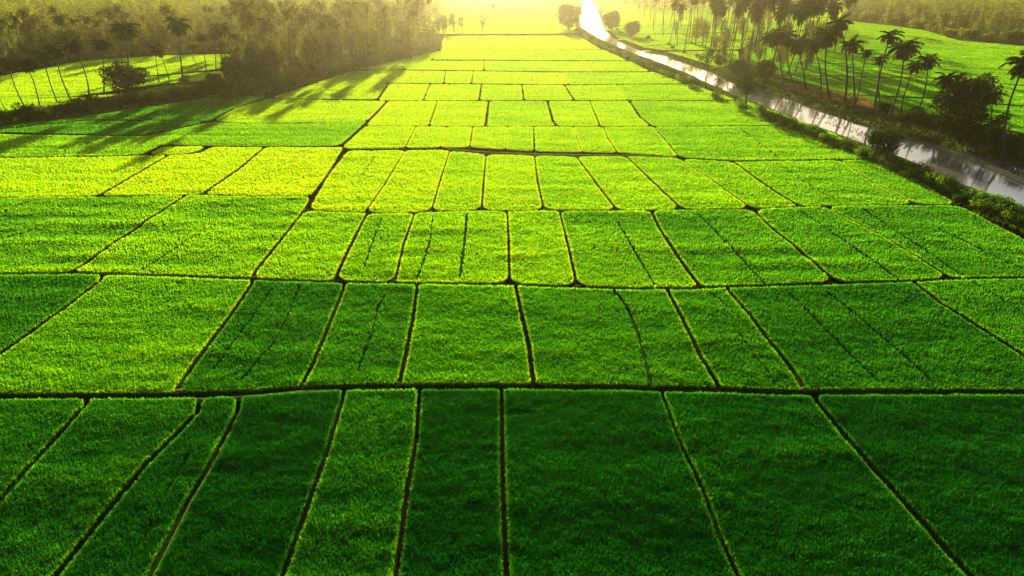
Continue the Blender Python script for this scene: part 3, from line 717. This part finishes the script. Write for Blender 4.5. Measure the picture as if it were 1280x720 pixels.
# distant wood: nobody could count it
def wood(polys, label, scale=1.0):
    VV, FF, TT = [], [], []; b = 0
    for (poly, n, mind, hs) in polys:
        for q in scatter(poly, n, mind):
            rs = rng; ht = random.uniform(*hs); cl = []
            r0 = random.uniform(2.6, 4.4)
            for i in range(9):
                d = rs.normal(size=3)*.45; cl.append(((q[0]+d[0]*r0, q[1]+d[1]*r0, ht*(.08+.102*i)-.5), r0*rs.uniform(.4, .7), .5+.3*rs.uniform(-1, 1)))
            v, f, t = leaf_cloud(cl, 9, .42, rs, .9); VV.append(v); FF.append(f+b); TT.append(t); b += len(v)
            tv, tf = tube([(q[0], q[1], -.5), (q[0]+.3, q[1], ht*.7)], [.2, .1], 4)
            VV.append(np.array(tv)); FF.append(np.array(tf)+b); TT.append(np.full(len(tv), .3)); b += len(tv)
    return tag(link('distant_woods', mesh_np('distant_woods', np.concatenate(VV), np.concatenate(FF), M_WOOD, np.concatenate(TT))), label, kind='stuff')
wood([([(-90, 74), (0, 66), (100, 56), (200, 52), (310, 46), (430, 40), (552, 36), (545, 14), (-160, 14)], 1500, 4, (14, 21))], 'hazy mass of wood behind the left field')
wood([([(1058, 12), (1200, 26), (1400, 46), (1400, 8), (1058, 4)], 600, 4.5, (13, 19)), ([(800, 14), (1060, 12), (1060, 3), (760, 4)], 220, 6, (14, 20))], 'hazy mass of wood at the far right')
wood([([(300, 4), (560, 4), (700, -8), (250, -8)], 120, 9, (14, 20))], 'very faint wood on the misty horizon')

# grass on the banks and grove floors
def grass(name, polys, label, t0=.1, t1=.8):
    Ps = []
    for poly in polys:
        W = np.array([at(*p, -.4) for p in poly]); lo, hi = W.min(0), W.max(0)
        y = lo[1]
        while y < hi[1]:
            p, th = sizes(max(y, 10)); sx = 2.2*p; sy = min(2.0*p/sin(th), .5/tan(th))
            kx = 760*(y*cos(PITCH)+H*sin(PITCH))/F
            x = np.arange(max(lo[0], -kx), min(hi[0], kx), sx)
            if len(x): Ps.append(np.c_[x+rng.uniform(-.5, .5, len(x))*sx, y+rng.uniform(-.5, .5, len(x))*sy])
            y += sy
        if Ps:
            q = np.concatenate(Ps); 
    P = np.concatenate(Ps); m = np.zeros(len(P), bool)
    for poly in polys: m |= inside(P, np.array([at(*p, -.4) for p in poly]))
    P = P[m]; 
    den = vnoise(P[:, 0]*.25, P[:, 1]*.25, 44); P = P[den > .28]
    p, th = sizes(P[:, 1]); den = vnoise(P[:, 0]*.25, P[:, 1]*.25, 44)
    t = t0+t1*vnoise(P[:, 0]*.12, P[:, 1]*.12, 47)
    V, Fq, tt = tufts(P, -.5, .3+.45*den, np.maximum(.25, 1.5*p), np.maximum(.05, .9*p), t, 5)
    tag(link(name, mesh_np(name, V, Fq, M_GRASS, tt)), label, kind='stuff')
grass('grass', [[(1340, 232), (1280, 212), (1197, 190), (1126, 170), (1093, 161), (1034, 141), (959, 115), (928, 110), (889, 90), (858, 79), (820, 66), (791, 53), (765, 41), (755, 31), (775, 34), (830, 54), (900, 76), (968, 98), (1060, 118), (1130, 140), (1200, 150), (1300, 176), (1400, 200), (1400, 240)]], 'olive rough grass on the canal\'s far bank')
grass('grass', [[(1290, 280), (1227, 252), (1167, 226), (1078, 188), (1019, 167), (944, 136), (871, 103), (791, 71), (727, 40), (720, 44), (780, 75), (850, 108), (930, 144), (1010, 178), (1075, 206), (1160, 244), (1290, 300)]], 'rough grass on the canal\'s near bank', .0, .5)
grass('grass', [[(262, 122), (290, 132), (335, 121), (400, 101), (445, 85), (546, 64), (548, 60), (440, 84), (330, 100)], [(-100, 150), (0, 142), (100, 128), (200, 107), (300, 97), (335, 106), (300, 118), (200, 130), (90, 145), (0, 155), (-100, 166)], [(300, 97), (335, 110), (440, 91), (548, 63), (556, 40), (430, 42), (310, 56)]], 'rough grass under the left palms')

for (hx, hy) in [(645, 479), (722, 357), (415, 348), (491, 350.5), (497, 479.5), (380, 481), (602, 261), (681, 261), (538, 263), (668, 190), (587, 184.5), (222, 489), (1006, 486), (316, 346), (385, 262)]:
    x, y = at(hx, hy, -.4); Vh, Fh = [], []
    for i in range(5):
        for a in range(9):
            q = i/4*pi/2; rr = cos(q)*.34*(1+.25*rng.uniform(-1, 1)); Vh.append((rr*cos(a*.698), rr*sin(a*.698)*.8, sin(q)*.30*(1+.2*rng.uniform(-1, 1))-.03))
    Fh = [[i*9+a, i*9+(a+1) % 9, (i+1)*9+(a+1) % 9, (i+1)*9+a] for i in range(4) for a in range(9)]
    o = link('soil_heap', mesh_py('soil_heap', Vh, Fh, M_PATH, True), None, (x, y, -.55)); o.rotation_euler.z = random.uniform(0, 6)
    tag(o, 'small pale heap of soil and straw at a ditch junction', 'soil heap', 'soil heaps at the ditch junctions')
# ------------------------------------------------------------------ haze
hz = link('haze', mesh_py('haze', [(x, y, z) for z in (-3.6, 32) for y in (-260, 2640) for x in (-2640, 2640)],
     [[0, 2, 3, 1], [4, 5, 7, 6], [0, 1, 5, 4], [2, 6, 7, 3], [0, 4, 6, 2], [1, 3, 7, 5]], M_MUD))
hz.data.materials.clear()
mh, n, l = mat('haze_air'); v = n.new('ShaderNodeVolumePrincipled')
v.inputs['Color'].default_value = (1.0, 0.90, 0.48, 1); v.inputs['Density'].default_value = 0.00008; v.inputs['Anisotropy'].default_value = 0.82
o = n.new('ShaderNodeOutputMaterial'); l.new(v.outputs[0], o.inputs['Volume']); hz.data.materials.append(mh)
tag(hz, 'warm morning haze over the fields', kind='stuff')

# ------------------------------------------------------------------ light
SUN_EL = R(11.5); SUN_AZ = math.atan((622-640)/F)            # azimuth from +Y toward +X
w = bpy.data.worlds.new('World'); scene.world = w; w.use_nodes = True
n = w.node_tree.nodes; l = w.node_tree.links; bg = n['Background']
sky = n.new('ShaderNodeTexSky'); sky.sky_type = 'NISHITA'; sky.sun_disc = False
sky.sun_elevation = SUN_EL; sky.sun_rotation = SUN_AZ
sky.air_density = 1.0; sky.dust_density = 3.5; sky.ozone_density = 1.0
l.new(sky.outputs[0], bg.inputs[0]); bg.inputs[1].default_value = 0.05
sd = bpy.data.lights.new('sun', 'SUN'); sd.energy = 5.0; sd.angle = R(0.5); sd.color = (1.0, 0.87, 0.58)
so = bpy.data.objects.new('sun', sd); col.objects.link(so)
from mathutils import Vector
d = Vector((sin(SUN_AZ)*cos(SUN_EL), cos(SUN_AZ)*cos(SUN_EL), sin(SUN_EL)))
so.rotation_euler = d.to_track_quat('Z', 'Y').to_euler()
scene.view_settings.view_transform = 'Standard'; scene.view_settings.look = 'None'; scene.view_settings.gamma = 1
scene.view_settings.exposure = 1.95
c = scene.cycles
c.max_bounces = 6; c.diffuse_bounces = 3; c.glossy_bounces = 2; c.transmission_bounces = 3; c.volume_bounces = 0; c.transparent_max_bounces = 4
c.use_denoising = True; c.caustics_reflective = False; c.caustics_refractive = False
print('tufts', sum(a for _, a in PLOTS), 'plots', len(PLOTS))
